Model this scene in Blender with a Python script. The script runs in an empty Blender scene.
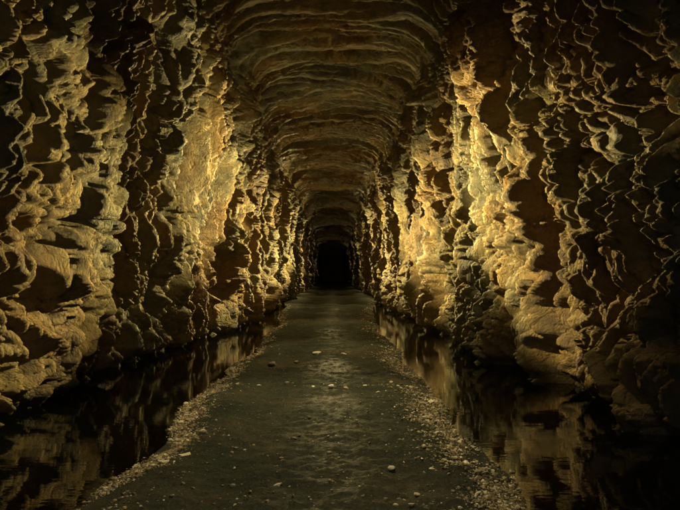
import bpy, math, random
import numpy as np
from mathutils import Vector

random.seed(7)
R = math.radians
scene = bpy.context.scene
COL = scene.collection

# ------------------------------------------------------------------ noise
def _hash(ix, iy, seed):
    h = (ix.astype(np.int64) * 374761393 + iy.astype(np.int64) * 668265263 + seed * 974711) & 0xFFFFFFFF
    h = ((h ^ (h >> 13)) * 1274126177) & 0xFFFFFFFF
    h = ((h ^ (h >> 16)) * 2246822519) & 0xFFFFFFFF
    return (h ^ (h >> 15)) & 0xFFFFFFFF

def _r01(ix, iy, seed):
    return (_hash(ix, iy, seed) / 4294967295.0).astype(np.float32)

def perlin(u, v, seed=0):
    iu = np.floor(u).astype(np.int64); iv = np.floor(v).astype(np.int64)
    fu = (u - iu).astype(np.float32); fv = (v - iv).astype(np.float32)
    def g(dx, dy):
        a = _r01(iu + dx, iv + dy, seed) * (2 * math.pi)
        return np.cos(a) * (fu - dx) + np.sin(a) * (fv - dy)
    su = fu * fu * fu * (fu * (fu * 6 - 15) + 10)
    sv = fv * fv * fv * (fv * (fv * 6 - 15) + 10)
    a = g(0, 0) * (1 - su) + g(1, 0) * su
    b = g(0, 1) * (1 - su) + g(1, 1) * su
    return (a * (1 - sv) + b * sv) * 1.4

def fbm(u, v, seed=0, octaves=4, gain=0.5):
    t = 0; a = 1.0
    for k in range(octaves):
        t = t + a * perlin(u * 2 ** k + 17.3 * k, v * 2 ** k - 9.1 * k, seed + 31 * k)
        a *= gain
    return t

def blocks(u, v, seed, tilt):
    """split rock: every cell is a block with its own depth and slope; returns (plane, edge, random)"""
    iu = np.floor(u).astype(np.int64); iv = np.floor(v).astype(np.int64)
    f1 = np.full(u.shape, 9.0, np.float32); f2 = f1.copy()
    pl = np.zeros(u.shape, np.float32); rn = pl.copy(); rr = pl.copy()
    for dx in (-1, 0, 1):
        for dy in (-1, 0, 1):
            cx = iu + dx; cy = iv + dy
            ddx = (u - (cx + 0.15 + 0.7 * _r01(cx, cy, seed))).astype(np.float32)
            ddy = (v - (cy + 0.15 + 0.7 * _r01(cx, cy, seed + 1))).astype(np.float32)
            d = np.sqrt(ddx * ddx + ddy * ddy)
            near = d < f1
            f2 = np.where(near, f1, np.minimum(f2, d))
            off = _r01(cx, cy, seed + 2) * 2 - 1
            tx = (_r01(cx, cy, seed + 3) * 2 - 1) * tilt * 0.5
            ty = (_r01(cx, cy, seed + 4) * 2 - 1) * tilt
            pl = np.where(near, off + tx * ddx + ty * ddy, pl)
            rn = np.where(near, _r01(cx, cy, seed + 5), rn)
            f1 = np.where(near, d, f1)
    return pl, f2 - f1, rn, f1

def tooth(p, w):
    """ledge: a short rise over the share w of the period, then a long even slope back"""
    f = p - np.floor(p)
    return np.where(f < w, f / w, (1 - f) / (1 - w))

def smooth(x, a, b):
    t = np.clip((x - a) / (b - a), 0, 1)
    return t * t * (3 - 2 * t)

# ------------------------------------------------------------------ materials
class NT:
    def __init__(self, name):
        self.m = bpy.data.materials.new(name); self.m.use_nodes = True
        self.t = self.m.node_tree; self.n = self.t.nodes
        self.b = self.n['Principled BSDF']
    def add(self, kind, **kw):
        x = self.n.new(kind)
        for k, v in kw.items(): setattr(x, k, v)
        return x
    def link(self, a, b): self.t.links.new(a, b)
    def noise(self, vec, scale, detail=6, rough=0.6, dist=0.0):
        x = self.add('ShaderNodeTexNoise')
        x.inputs['Scale'].default_value = scale; x.inputs['Detail'].default_value = detail
        x.inputs['Roughness'].default_value = rough; x.inputs['Distortion'].default_value = dist
        self.link(vec, x.inputs['Vector']); return x.outputs['Fac']
    def mapping(self, scale):
        c = self.add('ShaderNodeTexCoord'); p = self.add('ShaderNodeMapping')
        p.inputs['Scale'].default_value = scale
        self.link(c.outputs['Object'], p.inputs['Vector']); return p.outputs['Vector']
    def ramp(self, fac, stops):
        r = self.add('ShaderNodeValToRGB'); e = r.color_ramp.elements
        while len(e) < len(stops): e.new(0.5)
        for el, (p, c) in zip(e, stops):
            el.position = p; el.color = (*c, 1) if len(c) == 3 else c
        self.link(fac, r.inputs['Fac']); return r.outputs['Color']
    def mix(self, fac, a, b, mode='MIX'):
        x = self.add('ShaderNodeMix', data_type='RGBA', blend_type=mode)
        if isinstance(fac, float): x.inputs['Factor'].default_value = fac
        else: self.link(fac, x.inputs['Factor'])
        for s, i in ((a, 6), (b, 7)):
            if isinstance(s, tuple): x.inputs[i].default_value = (*s, 1)
            else: self.link(s, x.inputs[i])
        return x.outputs[2]
    def rng(self, v, a, b, c, d):
        x = self.add('ShaderNodeMapRange')
        for i, q in zip(('From Min', 'From Max', 'To Min', 'To Max'), (a, b, c, d)): x.inputs[i].default_value = q
        self.link(v, x.inputs['Value']); return x.outputs['Result']
    def attr(self, name):
        return self.add('ShaderNodeAttribute', attribute_name=name).outputs['Fac']
    def bump(self, h, dist, strength=1.0, prev=None):
        x = self.add('ShaderNodeBump'); x.inputs['Distance'].default_value = dist
        x.inputs['Strength'].default_value = strength
        self.link(h, x.inputs['Height'])
        if prev is not None: self.link(prev, x.inputs['Normal'])
        return x.outputs['Normal']

def rock_material(name, warm):
    k = NT(name)
    iso = k.mapping((1, 1, 1)); fol = k.mapping((0.5, 3.2, 0.55))
    n1 = k.noise(iso, 0.55, 5, 0.6, 0.4); n2 = k.noise(fol, 1.3, 7, 0.65, 0.3); n3 = k.noise(iso, 9, 5, 0.65)
    c1 = k.ramp(n2, [(0.30, (0.12, 0.13, 0.095)), (0.43, (0.27, 0.225, 0.13)), (0.55, (0.43, 0.32, 0.15)), (0.66, (0.50, 0.41, 0.22)), (0.80, (0.36, 0.19, 0.07))])
    c2 = k.ramp(n1, [(0.33, (0.13, 0.15, 0.12)), (0.44, (0.27, 0.27, 0.20)), (0.50, (0.44, 0.33, 0.16)), (0.58, (0.46, 0.25, 0.075)), (0.68, (0.30, 0.12, 0.05))])
    c = k.mix(warm, c1, c2)
    bl = k.attr('block')
    c = k.mix(0.7, c, k.ramp(bl, [(0.0, (0.42, 0.48, 0.44)), (0.35, (0.78, 0.76, 0.66)), (0.7, (1.0, 0.98, 0.92)), (1.0, (1.25, 1.12, 0.85))]), 'MULTIPLY')
    c = k.mix(0.55, c, k.ramp(n3, [(0.3, (0.55, 0.53, 0.5)), (0.55, (1, 1, 1)), (0.75, (1.25, 1.2, 1.1))]), 'MULTIPLY')
    c = k.mix(1.0, c, (0.44, 0.435, 0.37), 'MULTIPLY')
    c = k.mix(k.attr('wet'), c, k.mix(1.0, c, (0.45, 0.45, 0.42), 'MULTIPLY'))
    k.link(c, k.b.inputs['Base Color'])
    k.link(k.rng(n2, 0.35, 0.7, 0.55, 0.85), k.b.inputs['Roughness'])
    k.b.inputs['Specular IOR Level'].default_value = 0.35
    warp = k.add('ShaderNodeVectorMath', operation='MULTIPLY_ADD')
    wn_ = k.add('ShaderNodeTexNoise'); wn_.inputs['Scale'].default_value = 3.0; wn_.inputs['Detail'].default_value = 4
    k.link(iso, wn_.inputs['Vector']); k.link(wn_.outputs['Color'], warp.inputs[0])
    warp.inputs[1].default_value = (0.5, 0.5, 0.5); k.link(fol, warp.inputs[2])
    def cracks(scale, width):
        x = k.add('ShaderNodeTexVoronoi', feature='DISTANCE_TO_EDGE'); x.inputs['Scale'].default_value = scale
        k.link(warp.outputs[0], x.inputs['Vector'])
        return k.rng(x.outputs['Distance'], 0.0, width, 0.0, 1.0)
    b1 = k.bump(k.noise(fol, 8, 8, 0.72, 0.6), 0.09, 1.0)
    b1 = k.bump(cracks(3.0, 0.09), 0.022, 0.9, b1)
    b1 = k.bump(cracks(8.5, 0.14), 0.009, 0.8, b1)
    b2 = k.bump(k.noise(iso, 34, 6, 0.72), 0.022, 1.0, b1)
    k.link(b2, k.b.inputs['Normal'])
    return k.m

M_WALL = rock_material('rough_gneiss', 0.45)
M_CEIL = rock_material('layered_gneiss', 0.5)

def path_material():
    k = NT('wet_mud')
    iso = k.mapping((1, 1, 1)); rip = k.mapping((1.3, 2.6, 1))
    n1 = k.noise(iso, 0.9, 5, 0.6); n2 = k.noise(rip, 2.6, 8, 0.68, 0.2); n3 = k.noise(iso, 60, 4, 0.7)
    c = k.ramp(n1, [(0.3, (0.036, 0.044, 0.039)), (0.5, (0.060, 0.066, 0.057)), (0.7, (0.102, 0.088, 0.066))])
    c = k.mix(0.6, c, k.ramp(n3, [(0.35, (0.55, 0.55, 0.55)), (0.6, (1.1, 1.1, 1.05)), (0.75, (2.2, 2.1, 1.9))]), 'MULTIPLY')
    k.link(c, k.b.inputs['Base Color'])
    # a wet streak lies along the middle
    sx = k.add('ShaderNodeSeparateXYZ'); k.link(iso, sx.inputs[0])
    ab = k.add('ShaderNodeMath', operation='ABSOLUTE'); k.link(sx.outputs['X'], ab.inputs[0])
    ed = k.add('ShaderNodeMath', operation='MULTIPLY_ADD'); k.link(n1, ed.inputs[0]); ed.inputs[1].default_value = -0.9; k.link(ab.outputs[0], ed.inputs[2])
    k.link(k.rng(ed.outputs[0], -0.4, 0.1, 0.6, 0.9), k.b.inputs['Roughness'])
    k.link(k.rng(ed.outputs[0], -0.4, 0.1, 0.045, 0.012), k.b.inputs['Specular IOR Level'])
    b = k.bump(n2, 0.05, 0.9); b = k.bump(n3, 0.022, 1.0, b)
    k.link(b, k.b.inputs['Normal'])
    return k.m
M_PATH = path_material()

def water_material():
    k = NT('still_dark_water')
    k.b.inputs['Base Color'].default_value = (0.0007, 0.0009, 0.0007, 1)
    k.b.inputs['Roughness'].default_value = 0.012
    k.b.inputs['IOR'].default_value = 1.33
    v = k.mapping((0.6, 2.2, 1))
    b = k.bump(k.noise(v, 2.0, 3, 0.5, 0.3), 0.004, 0.35)
    b = k.bump(k.noise(v, 14, 2, 0.5), 0.0012, 0.35, b)
    k.link(b, k.b.inputs['Normal'])
    return k.m
M_WATER = water_material()

def stone_material(name, stops):
    k = NT(name)
    iso = k.mapping((1, 1, 1))
    c = k.ramp(k.attr('tone'), stops)
    c = k.mix(0.5, c, k.ramp(k.noise(iso, 45, 4, 0.65), [(0.3, (0.6, 0.56, 0.5)), (0.6, (1.1, 1.08, 1.05))]), 'MULTIPLY')
    k.link(c, k.b.inputs['Base Color'])
    k.b.inputs['Roughness'].default_value = 0.55
    k.link(k.bump(k.noise(iso, 90, 4, 0.7), 0.004, 0.7), k.b.inputs['Normal'])
    return k.m
M_GRAVEL = stone_material('pale_gravel', [(0.0, (0.05, 0.038, 0.024)), (0.4, (0.17, 0.13, 0.08)), (0.7, (0.44, 0.39, 0.30)), (1.0, (0.80, 0.76, 0.66))])

# ------------------------------------------------------------------ mesh helpers
def grid_object(name, V, mat, parent=None, attrs=None, flip=False):
    """V: rows x cols x 3"""
    nr, nc = V.shape[:2]
    idx = np.arange(nr * nc, dtype=np.int32).reshape(nr, nc)
    q = np.stack([idx[:-1, :-1], idx[:-1, 1:], idx[1:, 1:], idx[1:, :-1]], -1).reshape(-1, 4)
    if flip: q = q[:, ::-1]
    return raw_object(name, V.reshape(-1, 3), q, mat, parent, attrs)

def raw_object(name, v, q, mat, parent=None, attrs=None, smoothed=True):
    me = bpy.data.meshes.new(name)
    n = q.shape[1]
    me.vertices.add(len(v)); me.vertices.foreach_set('co', np.ascontiguousarray(v, np.float32).ravel())
    me.loops.add(q.size); me.loops.foreach_set('vertex_index', np.ascontiguousarray(q, np.int32).ravel())
    me.polygons.add(len(q)); me.polygons.foreach_set('loop_start', np.arange(0, q.size, n, dtype=np.int32))
    me.polygons.foreach_set('use_smooth', np.full(len(q), smoothed))
    for k, a in (attrs or {}).items():
        me.attributes.new(k, 'FLOAT', 'POINT').data.foreach_set('value', np.ascontiguousarray(a, np.float32).ravel())
    me.update(calc_edges=True); me.materials.append(mat)
    o = bpy.data.objects.new(name, me); COL.objects.link(o)
    if parent is not None: o.parent = parent
    return o

def tag(o, label=None, cat=None, group=None, kind=None):
    for k, v in (('label', label), ('category', cat), ('group', group), ('kind', kind)):
        if v: o[k] = v
    return o

# ------------------------------------------------------------------ tunnel geometry
WATER_Z = -0.03
CAM_H = 1.2
# cross-section (x, z), left foot over the crown to the right foot
PROF = np.array([(-2.88, -0.6), (-2.86, 0.0), (-2.74, 1.2), (-2.62, 2.4), (-2.46, 3.6), (-2.26, 4.6), (-1.96, 5.4), (-1.56, 5.84), (-0.85, 6.0), (0, 6.06),
                 (0.85, 6.0), (1.56, 5.84), (1.96, 5.4), (2.24, 4.6), (2.4, 3.6), (2.5, 2.4), (2.47, 1.2), (2.42, 0.0), (2.42, -0.6)], float)

def catmull(P, n):
    P = np.vstack([2 * P[0] - P[1], P, 2 * P[-1] - P[-2]])
    out = []
    m = len(P) - 3
    t = np.linspace(0, m, n * m + 1)
    i = np.minimum(t.astype(int), m - 1); f = (t - i)[:, None]
    p0, p1, p2, p3 = P[i], P[i + 1], P[i + 2], P[i + 3]
    return 0.5 * (2 * p1 + (p2 - p0) * f + (2 * p0 - 5 * p1 + 4 * p2 - p3) * f ** 2 + (3 * p1 - p0 - 3 * p2 + p3) * f ** 3)

dense = catmull(PROF, 40)
seg = np.sqrt((np.diff(dense, axis=0) ** 2).sum(1)); arc = np.concatenate([[0], np.cumsum(seg)])
S_TOT = arc[-1]
def prof_at(s):
    return np.stack([np.interp(s, arc, dense[:, 0]), np.interp(s, arc, dense[:, 1])], -1)
S_L = float(np.interp(5.4, dense[:360, 1], arc[:360]))          # where the left wall turns into the ceiling
S_R = float(S_TOT - np.interp(5.4, dense[::-1][:360, 1], (S_TOT - arc)[::-1][:360]))

# rows along the tunnel, finer near the camera
ys = [-4.0]
Y_END = 105.0
while ys[-1] < Y_END:
    y = ys[-1]
    ys.append(y + (0.12 if y < 2.6 else max(0.013, 0.0022 * y)))
Y = np.array(ys)

# large bulges and hollows of the rock: (side, y, z, half length in y, half height in z, depth inwards)
BULGES = [
    (-1, 7.6, 3.2, 0.8, 2.6, -0.35),
    (-1, 5.8, 1.6, 0.45, 1.6, 0.22),
    (1, 7.0, 1.9, 0.5, 1.5, 0.20),
    (1, 3.5, 3.0, 1.5, 4.5, -0.42),
]

def displacement(S, YY, Z, side):
    w1 = fbm(S / 1.7, YY / 1.7, 11, 3); w2 = fbm(S / 1.7, YY / 1.7, 23, 3)
    w3 = fbm(S / 0.35, YY / 0.35, 37, 2); w4 = fbm(S / 0.35, YY / 0.35, 41, 2)
    s = S + 0.34 * w1 + 0.05 * w3
    y = YY + 0.26 * w2 + 0.045 * w4
    far = smooth(YY, 12, 40)
    ceil = smooth(S, S_L - 0.7, S_L + 0.5) * (1 - smooth(S, S_R - 0.5, S_R + 0.7))
    mid = 0.5 * S_TOT
    s = s - 0.6 * ceil * (S - mid)                            # the roof splits in long leaves across the bore
    d = 0.15 * fbm(s / 2.8, y / 1.5, 51, 3)
    # ribs: joints square to the tunnel's length
    lean = 0.10 * np.minimum(S, S_TOT - S)
    yl = YY + 0.34 * w2 + 0.05 * w4 + lean
    rib0 = perlin((S + 0.5 * w1) / 6.0, yl / 1.9, 56)
    d += 0.50 * (1 - 0.9 * ceil) * (np.abs(rib0) ** 0.7 - 0.42)
    # ribs left between the joints, running up the wall and over the roof
    ph = (YY + lean) / 0.66 + 0.75 * perlin(S / 3.4, YY / 1.7, 57) + (0.28 - 0.16 * ceil) * perlin(S / 0.9, YY / 0.8, 55) + 0.05 * w3
    k = np.floor(ph).astype(np.int64)
    hgt = 0.35 + 0.95 * _r01(k, (S > mid).astype(np.int64), 58)
    arch = np.abs(np.sin(math.pi * ph))
    near = 0.62 + 0.38 * smooth(YY, 5.5, 10.5)
    d += (1 - ceil) * near * hgt * ((0.54 + 0.18 * smooth(YY, 8, 13)) * arch ** 0.9 - 0.37)
    gap = np.abs(ph - np.round(ph)) * 0.66
    d -= (1 - ceil) * near * 0.09 * np.exp(-(gap / 0.07) ** 2)
    ph2 = yl / 0.27 + 0.8 * perlin((S + 0.4 * w1) / 1.7, yl / 0.7, 54)
    gap2 = np.abs(ph2 - np.round(ph2)) * 0.27
    d += (1 - 0.9 * ceil) * (0.13 * np.abs(np.sin(math.pi * ph2)) - 0.08 - 0.05 * np.exp(-(gap2 / 0.04) ** 2))
    rib3 = perlin((S + 0.25 * w1 + 0.06 * w3) / 1.0, (yl + 0.03 * w3) / 0.19, 59)
    d += (1 - 0.8 * ceil) * (0.21 * np.sqrt(np.abs(rib3) + 0.003) - 0.10)
    plA, eA, rA, f1A = blocks((s + 0.3 * y) / 2.1, (y + 0.10 * s) / 0.55, 61, 0.9)
    round_mask = smooth(perlin(S / 1.6, YY / 1.3, 71), -0.25, 0.35) * (1 - ceil)
    d += 0.085 * plA * (1 - 0.7 * ceil) - 0.07 * np.exp(-eA / 0.06) * (1 - 0.7 * ceil) + 0.20 * round_mask * (0.5 - f1A * f1A)
    w5 = perlin(S / 0.12, YY / 0.12, 43); w6 = perlin(S / 0.12, YY / 0.12, 47)
    bw = 0.6 + 0.5 * (1 - smooth(YY, 6, 11)) + 0.4 * smooth(perlin(S / 1.0, YY / 0.8, 75), -0.3, 0.3)
    bw = bw * (1 - 0.85 * ceil)
    plB, eB, rB, f1B = blocks((s + 0.3 * y) / 0.62 + 0.05 * w5, y / 0.25 + 0.07 * w6, 81, 1.6)
    d += bw * (0.030 * plB - 0.055 * np.exp(-(eB / 0.15) ** 2) + 0.15 * (0.45 - f1B * f1B))
    plC, eC, rC, f1C = blocks((s + 0.5 * y) / 0.24 + 0.2 * w3 + 0.1 * w5, y / 0.10 + 0.15 * w6, 91, 1.5)
    d += (bw + 0.7 * (1 - smooth(YY, 5.5, 9))) * (0.022 * plC - 0.025 * np.exp(-(eC / 0.22) ** 2) + 0.05 * (0.4 - f1C * f1C))
    # split layers: thin sharp leaves, straight across the roof
    fol = perlin(s / (0.9 + 1.2 * ceil), y / 0.16, 97)
    d += (0.04 - 0.02 * ceil) * (1 - 2.2 * np.abs(fol))
    ph3 = YY / 0.31 + 1.1 * perlin(S / 2.4, YY / 1.0, 96) + 0.2 * w3
    sa = smooth(perlin(S / 2.2, YY / 0.9, 94), -0.35, 0.45)
    d += ceil * ((0.07 + 0.15 * sa) * tooth(ph, 0.07) + (0.06 + 0.10 * sa) * tooth(ph3, 0.12) - 0.17
                 - 0.22 * np.exp(-(gap / 0.05) ** 2) - 0.12 * np.exp(-(np.abs(ph3 - np.round(ph3)) * 0.31 / 0.03) ** 2))
    d += (0.034 - 0.02 * ceil) * fbm(s / 0.13, y / 0.065, 101, 3, 0.62)
    for (sd, by, bz, ly, lz, dep) in BULGES:
        e = ((YY - by) / ly) ** 2 + ((Z - bz) / lz) ** 2
        d += dep * np.exp(-e * (0.6 + 0.4 * e)) * (((S < mid) == (sd < 0)) & (Z < 5.9))
    # water has eaten the foot of the wall back a little
    d -= 0.16 * np.exp(-((Z - WATER_Z - 0.02) / 0.09) ** 2)
    blk = np.clip(0.55 * rA + 0.35 * rB + 0.2 * rC - 0.05, 0, 1)
    return d, blk

def tunnel_part(name, s0, s1, ds, side, mat, parent):
    n = int(round((s1 - s0) / ds)) + 1
    s = np.linspace(s0, s1, n)
    P = prof_at(s); e = 0.04
    T = prof_at(np.minimum(s + e, S_TOT)) - prof_at(np.maximum(s - e, 0))
    T /= np.linalg.norm(T, axis=1)[:, None]
    N = np.stack([T[:, 1], -T[:, 0]], -1)                     # points into the tunnel
    SS, YY = np.meshgrid(s, Y)
    SS = SS.astype(np.float32); YY = YY.astype(np.float32)
    Z = np.broadcast_to(P[None, :, 1], SS.shape)
    d, blk = displacement(SS, YY, Z, side)
    V = np.empty(SS.shape + (3,), np.float32)
    bx = P[None, :, 0] + np.zeros_like(SS)
    low = 1 - smooth(Z, 0.5, 3.5)
    bx = np.where(bx < 0, bx + 0.42 * low * smooth(YY, 8, 17), bx)
    V[..., 0] = bx + N[None, :, 0] * d
    V[..., 1] = YY + 0.10 * d * np.sin(SS * 1.3 + YY)
    V[..., 2] = (Z + N[None, :, 1] * d) * (1 - 0.2 * smooth(YY, 38, 80) * smooth(Z, 0.5, 4))
    wet = 1 - smooth(V[..., 2] - WATER_Z + 0.10 * perlin(SS / 0.5, YY / 0.35, 401), 0.04, 0.20)
    return grid_object(name, V, mat, parent, {'block': blk, 'wet': wet})

def build_tunnel():
    t = bpy.data.objects.new('rock_tunnel', None); COL.objects.link(t)
    t.location = (0, 0, 0)
    tag(t, 'long rough hewn rock tunnel of craggy golden walls and a layered ceiling', 'tunnel')
    a = tunnel_part('rock_wall', 0.0, S_L, 0.0145, -1, M_WALL, t)
    a['label'] = 'craggy rock wall beside the wider pool'
    b = tunnel_part('rock_wall', S_R, S_TOT, 0.0145, 1, M_WALL, t)
    b['label'] = 'craggy rock wall beside the narrower pool'
    tunnel_part('ceiling', S_L, S_R, 0.022, 0, M_CEIL, t)
    # blind end of the bore
    s = np.linspace(0, S_TOT, 50); P = prof_at(s)
    foot = np.stack([np.linspace(P[-1, 0], P[0, 0], 11)[1:], np.full(10, P[0, 1])], -1)
    P = np.vstack([P, foot]); rows = []
    for k in np.linspace(1.12, 0.0, 14):
        q = np.stack([P[:, 0] * k, np.full(len(P), Y_END - 0.4), 2.5 + (P[:, 1] - 2.5) * k], -1)
        q[:, 1] += 0.25 * np.sin(q[:, 0] * 3.1 + k * 5) * np.cos(q[:, 2] * 2.7)
        rows.append(q)
    V = np.array(rows)
    grid_object('end_wall', V, M_WALL, t, {'block': np.full(V.shape[:2], 0.5)})
    return t

# ------------------------------------------------------------------ path and water
def path_edges(y):
    l = -1.30 + 0.14 * perlin(y / 1.9, y * 0 + 3.3, 5) + 0.07 * perlin(y / 0.6, y * 0 + 8.3, 6)
    r = 0.98 + 0.12 * perlin(y / 1.7, y * 0 + 5.3, 7) + 0.06 * perlin(y / 0.5, y * 0 + 1.3, 8)
    wide = smooth(y, 12, 34)
    return l - 1.15 * wide, r + 1.15 * wide

def path_height(x, y):
    l, r = path_edges(y)
    inside = np.minimum(x - l, r - x)                         # metres in from the shore
    h = WATER_Z - 0.001 + 0.11 * smooth(inside, 0.0, 0.45) - 0.30 * smooth(-inside, 0.0, 0.6)
    band = np.exp(-((inside - 0.16) / 0.13) ** 2)
    h = h + 0.025 * band + 0.019 * fbm(x / 0.26, y / 0.17, 15, 5, 0.7) * smooth(inside, 0, 0.3)
    h = h - 0.03 * np.exp(-((x + 0.62) / 0.22) ** 2) - 0.028 * np.exp(-((x - 0.42) / 0.2) ** 2)
    return h

def build_path():
    yy = [-10.0]
    while yy[-1] < Y_END - 0.2:
        y = yy[-1]; yy.append(y + (0.12 if y < 2.4 else max(0.016, 0.0045 * y)))
    xs = np.concatenate([np.linspace(-4.6, -1.75, 40)[:-1], np.linspace(-1.75, 1.4, 190), np.linspace(1.4, 4.4, 40)[1:]])
    X, YY = np.meshgrid(xs, np.array(yy))
    V = np.stack([X, YY, path_height(X, YY)], -1)
    return tag(grid_object('path', V, M_PATH), kind='structure')

def build_water(x0, x1):
    V = np.array([[(x0, -9.5, WATER_Z), (x1, -9.5, WATER_Z)], [(x0, Y_END - 0.2, WATER_Z), (x1, Y_END - 0.2, WATER_Z)]], float)
    return tag(grid_object('water', V, M_WATER), kind='structure')

# ------------------------------------------------------------------ stones
def icosphere(sub):
    import bmesh
    bm = bmesh.new(); bmesh.ops.create_icosphere(bm, subdivisions=sub, radius=1.0)
    v = np.array([q.co[:] for q in bm.verts]); f = np.array([[q.index for q in p.verts] for p in bm.faces]); bm.free()
    return v, f
ICO = {k: icosphere(k) for k in (1, 2, 4)}

def gravel(name, spots, sub, rng, dull=False):
    """one mesh of loose pebbles: spots rows are x, y, size"""
    v, f = ICO[sub]; n = len(spots); nv = len(v)
    jit = 1 + 0.26 * rng.standard_normal((n, nv, 1)).clip(-1.6, 1.6)
    A = v[None] * jit
    sc = np.stack([rng.uniform(0.75, 1.35, n), rng.uniform(0.65, 1.1, n), rng.uniform(0.4, 0.8, n)], -1) * spots[:, 2:3]
    A = A * sc[:, None]
    a = rng.uniform(0, 2 * math.pi, n); t = rng.normal(0, 0.35, n)
    ct, st = np.cos(t)[:, None], np.sin(t)[:, None]
    x, y, z = A[..., 0], A[..., 1], A[..., 2]
    y, z = y * ct - z * st, y * st + z * ct
    ca, sa = np.cos(a)[:, None], np.sin(a)[:, None]
    x, y = x * ca - y * sa, x * sa + y * ca
    h = path_height(spots[:, 0], spots[:, 1])
    A = np.stack([x + spots[:, 0:1], y + spots[:, 1:2], z + (h + spots[:, 2] * 0.22)[:, None]], -1)
    tone = np.repeat((rng.beta(1.3, 3.6, n) if dull else rng.beta(1.5, 2.2, n))[:, None], nv, 1)
    F = (f[None] + (np.arange(n) * nv)[:, None, None]).reshape(-1, 3)
    return raw_object(name, A.reshape(-1, 3), F, M_GRAVEL, None, {'tone': tone}, smoothed=False)

def build_gravel():
    rng = np.random.default_rng(3)
    def strip(side, y0, y1, n):
        u = rng.random(n); y = y0 * (y1 / y0) ** u
        l, r = path_edges(y)
        inn = np.where(rng.random(n) < 0.92, rng.normal(0.07, 0.075, n), rng.exponential(0.16, n))
        x = (l + inn * 1.05) if side < 0 else (r - inn * 1.7)
        size = np.exp(rng.normal(math.log(0.0058), 0.5, n)).clip(0.004, 0.03)
        bare = perlin(x / 0.55, y / 0.7, 301) + 0.5 * perlin(x / 0.16, y / 0.2, 302)
        keep = (inn > -0.12) & (bare > -0.10 + 0.7 * (rng.random(n) - 0.6))
        return np.stack([x, y, size], -1)[keep]
    for side in (-1, 1):
        near = strip(side, 2.5, 9, 19000 if side < 0 else 20000); far = strip(side, 9, 45, 4000)
        far[:, 2] *= 1.3
        o = gravel('gravel', near, 1, rng); tag(o, kind='stuff')
        o = gravel('gravel', far, 1, rng); tag(o, kind='stuff')
    n = 2500
    y = 2.5 * (22 / 2.5) ** rng.random(n)
    l, r = path_edges(y)
    x = l + 0.25 + (r - l - 0.5) * rng.random(n)
    size = np.exp(rng.normal(math.log(0.0045), 0.45, n)).clip(0.002, 0.016)
    tag(gravel('gravel', np.stack([x, y, size], -1), 1, rng, True), kind='stuff')

F_PX = 589.0
def ground_at(px, py, h=0.06):
    y = (CAM_H - h) * F_PX / (py - 275.0)
    return (px - 333.0) * y / F_PX, y

def build_stones():
    rng = np.random.default_rng(12)
    v, f = ICO[4]
    L = STONES
    for i, (px, py, wid, asp, tone, label) in enumerate(L):
        x, y = ground_at(px, py)
        half = 0.66 * wid * y / F_PX / 2
        p = v.copy()
        for _ in range(11):                                   # knock flats off the boulder
            nrm = rng.normal(size=3); nrm /= np.linalg.norm(nrm)
            dcut = rng.uniform(0.62, 0.92); dist = p @ nrm
            p -= np.clip(dist - dcut, 0, None)[:, None] * nrm * 0.92
        p *= (1 + 0.05 * fbm(p[:, 0] * 3 + i * 7, p[:, 1] * 3 + p[:, 2] * 2, 200 + i, 3))[:, None]
        p *= np.array([half, half * rng.uniform(0.6, 0.9), half * asp])
        o = raw_object('stone', p, f, M_GRAVEL, None, {'tone': np.full(len(p), tone)})
        h = float(path_height(np.array([x]), np.array([y]))[0])
        o.location = (x, y, h + half * asp * 0.45); o.rotation_euler = (rng.normal(0, 0.12), rng.normal(0, 0.12), rng.uniform(-0.5, 0.5))
        tag(o, label, 'stone', 'loose stones lying on the path')

# px, py, width in px, flatness, tone, label
STONES = [
    (317, 355.5, 15, 0.35, 0.85, 'long flat pale stone in the farther row across the path'),
    (344, 355, 10, 0.4, 0.75, 'smaller pale stone beside the long flat one in the farther row'),
    (313, 390, 7, 0.65, 0.95, 'small cream stone at the middle of the nearer row of stones'),
    (331, 390, 10, 0.6, 1.0, 'brightest cream stone in the nearer row of stones'),
    (346, 390, 10, 0.45, 0.6, 'tan stone touching the brightest cream stone in the nearer row'),
    (365, 385, 8, 0.4, 0.8, 'thin pale stone towards the gravel end of the nearer row'),
    (378, 391, 9, 0.5, 0.7, 'greyish stone next to the gravel at the end of the nearer row'),
    (259, 386.5, 8, 0.4, 0.85, 'lone flat pale stone on the path near the wider pool'),
    (287, 384, 10, 0.5, 0.2, 'dark brown stone lying between the lone pale stone and the nearer row'),
    (297, 363, 10, 0.55, 0.25, 'dark rounded stone just in front of the long flat stone'),
    (272, 366, 13, 0.55, 0.12, 'largest dark stone by the gravel edge beside the wider pool'),
    (320, 374, 6, 0.5, 0.55, 'small tan stone between the two rows of stones'),
    (294, 442, 9, 0.45, 0.35, 'reddish brown stone alone in the middle of the bare mud'),
    (329, 456, 9, 0.5, 0.5, 'tan stone in the mud midway between the reddish brown stone and the broad pale one'),
    (283, 461, 9, 0.45, 0.5, 'dull grey tan stone in the bare mud, just nearer than the reddish brown one'),
    (277, 488, 12, 0.5, 0.75, 'pale stone alone in the nearest mud on the wider pool side'),
    (391, 467, 12, 0.5, 0.8, 'pale broad stone on the mud near the foreground gravel'),
    (432, 470, 10, 0.5, 0.85, 'cream stone at the inner edge of the foreground gravel bank'),
    (417, 494, 11, 0.5, 0.7, 'light tan stone on the nearest mud, just behind the nearest stone of all'),
    (396, 506, 10, 0.5, 0.75, 'cream stone nearest of all on the path, at the bottom edge'),
]

build_tunnel(); build_path()
build_water(-4.6, -0.9); build_water(0.6, 4.4)
build_gravel(); build_stones()

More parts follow.
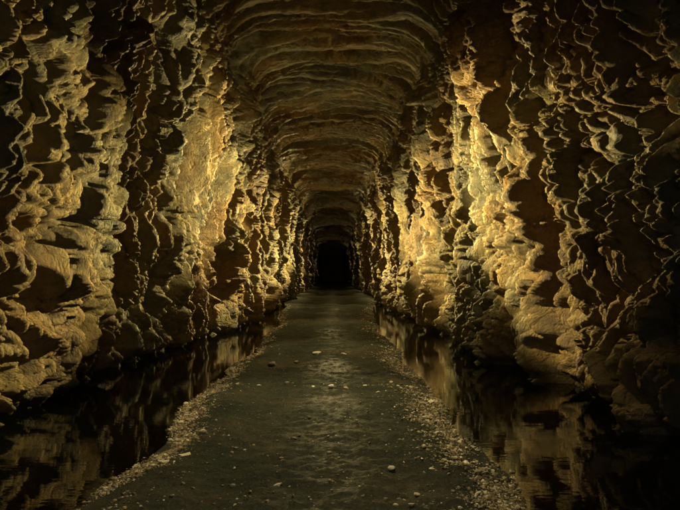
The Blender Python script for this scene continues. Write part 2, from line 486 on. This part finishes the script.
# ------------------------------------------------------------------ light
world = bpy.data.worlds.new('World'); scene.world = world; world.use_nodes = True
wn = world.node_tree.nodes; bg = wn['Background']
sky = wn.new('ShaderNodeTexSky'); sky.sky_type = 'NISHITA'; sky.sun_disc = False
sky.sun_elevation = R(38); sky.sun_rotation = R(0)
world.node_tree.links.new(sky.outputs['Color'], bg.inputs['Color'])
bg.inputs['Strength'].default_value = 0.12

sun = bpy.data.lights.new('sun', 'SUN'); sun.energy = 2.0; sun.angle = R(0.5); sun.color = (1, 0.95, 0.86)
so = bpy.data.objects.new('sun', sun); COL.objects.link(so); so.rotation_euler = (R(-52), 0, 0)   # beyond the hill: the mouth behind the camera lies in shade

ADDED_SPOTS = [  # added spots, no fittings: place, aims, cone, watts; walls, roof, path, above camera
    ((-0.2, 6.1, 1.8), [(-1, -0.65, 0.0)], 90, 1898),
    ((0, 10.1, 2.6), [(-1, -0.5, 0.12)], 92, 1980),
    ((0, 11.7, 2.6), [(-1, -0.5, 0.12)], 92, 2286),
    ((0, 13.6, 2.1), [(-1, -0.55, 0.06)], 98, 2699),
    ((0, 7.2, 1.9), [(1, -0.3, -0.04)], 72, 2420),
    ((-0.3, 5.0, 2.9), [(2.6, -0.7, -0.35)], 24, 317),
    ((0, 9.0, 2.4), [(1, -0.4, 0.1)], 84, 3334),
    ((0, 10.7, 2.6), [(1, -0.42, 0.12)], 84, 3334),
    ((0, 12.6, 2.1), [(1, -0.55, 0.06)], 98, 2848),
    ((0, 15, 2.1), [(1, -0.55, 0.06)], 98, 2998),
    ((0, 16.2, 2.1), [(-1, -0.55, 0.06)], 98, 2998),
    ((0, 18, 2.1), [(1, -0.55, 0.06)], 98, 2998),
    ((0, 19.5, 2.1), [(-1, -0.55, 0.06)], 98, 3149),
    ((0, 21.5, 2.1), [(1, -0.55, 0.06)], 98, 3149),
    ((0, 25.5, 2.5), [(-1, -0.65, 0.1), (1, -0.65, 0.1)], 112, 3150),
    ((0, 31, 2.5), [(-1, -0.65, 0.1), (1, -0.65, 0.1)], 112, 3146),
    ((0, 38, 2.5), [(-1, -0.65, 0.1), (1, -0.65, 0.1)], 112, 2152),
    ((0, 47, 2.5), [(-1, -0.65, 0.1), (1, -0.65, 0.1)], 112, 1058),
    ((0, 58, 2.5), [(-1, -0.65, 0.1), (1, -0.65, 0.1)], 112, 482),
    ((0, 71, 2.5), [(-1, -0.65, 0.1), (1, -0.65, 0.1)], 112, 146),
    ((0, 13.1, 1.6), [(0, -0.65, 1)], 98, 415),
    ((0, 16.3, 1.6), [(0, -0.65, 1)], 98, 514),
    ((0, 20.8, 1.6), [(0, -0.65, 1)], 98, 534),
    ((0, 26.3, 1.6), [(0, -0.65, 1)], 98, 534),
    ((0, 32.8, 1.6), [(0, -0.65, 1)], 98, 434),
    ((0, 41.3, 1.6), [(0, -0.65, 1)], 98, 256),
    ((0, 52.3, 1.6), [(0, -0.65, 1)], 98, 128),
    ((0, 65.3, 1.6), [(0, -0.65, 1)], 98, 64),
    ((0, 30, 1.0), [(0, -1, -0.02)], 10, 260),
    ((0, 19, 1.0), [(0, -1, -0.03)], 14, 300),
    ((0, 11.5, 1.0), [(0, -1, -0.08)], 22, 260),
    ((0, 7.6, 0.9), [(0, -1, -0.16)], 28, 110),
    ((0, 96, 2.0), [(0, 1, 0)], 120, 10),
    ((0.05, 5.2, 4.3), [(0, -0.25, -1)], 74, 600),
    ((0, 9.3, 4.3), [(0, -0.35, -1)], 70, 560),
    ((0, 14.5, 4.3), [(0, -0.4, -1)], 70, 400),
    ((0, 22, 4.3), [(0, -0.5, -1)], 84, 420),
    ((0, 31, 4.3), [(0, -0.5, -1)], 96, 230),
    ((0, 42, 4.3), [(0, -0.5, -1)], 96, 120),
    ((0.1, -0.3, 2.3), [(-0.02, 5.3, -2.3)], 52, 90),  # added above the camera to brighten the near gravel and path
]
for place, dirs, cone, watts in ADDED_SPOTS:
    for dv in dirs:
        l = bpy.data.lights.new('added_spot', 'SPOT'); l.energy = watts; l.shadow_soft_size = 0.0; l.color = (1.0, 0.78, 0.32)  # unseen source in mid-air, put in only to light the bore
        l.spot_size = R(cone); l.spot_blend = 0.5
        o = bpy.data.objects.new('added_spot', l); COL.objects.link(o); o.location = place
        o.rotation_euler = Vector(dv).to_track_quat('-Z', 'Y').to_euler()

# ------------------------------------------------------------------ camera
cam = bpy.data.cameras.new('camera'); co = bpy.data.objects.new('camera', cam); COL.objects.link(co)
co.location = (0, 0, CAM_H); co.rotation_euler = (R(90), 0, 0)
cam.sensor_width = 36; cam.lens = 36 * F_PX / 680
cam.shift_x = 7 / 680; cam.shift_y = 20 / 680
cam.clip_start = 0.05; cam.clip_end = 500
scene.camera = co

vs = scene.view_settings
vs.view_transform = 'Standard'; vs.look = 'None'; vs.exposure = -0.2; vs.gamma = 1; vs.use_curve_mapping = False
scene.cycles.max_bounces = 6; scene.cycles.diffuse_bounces = 1
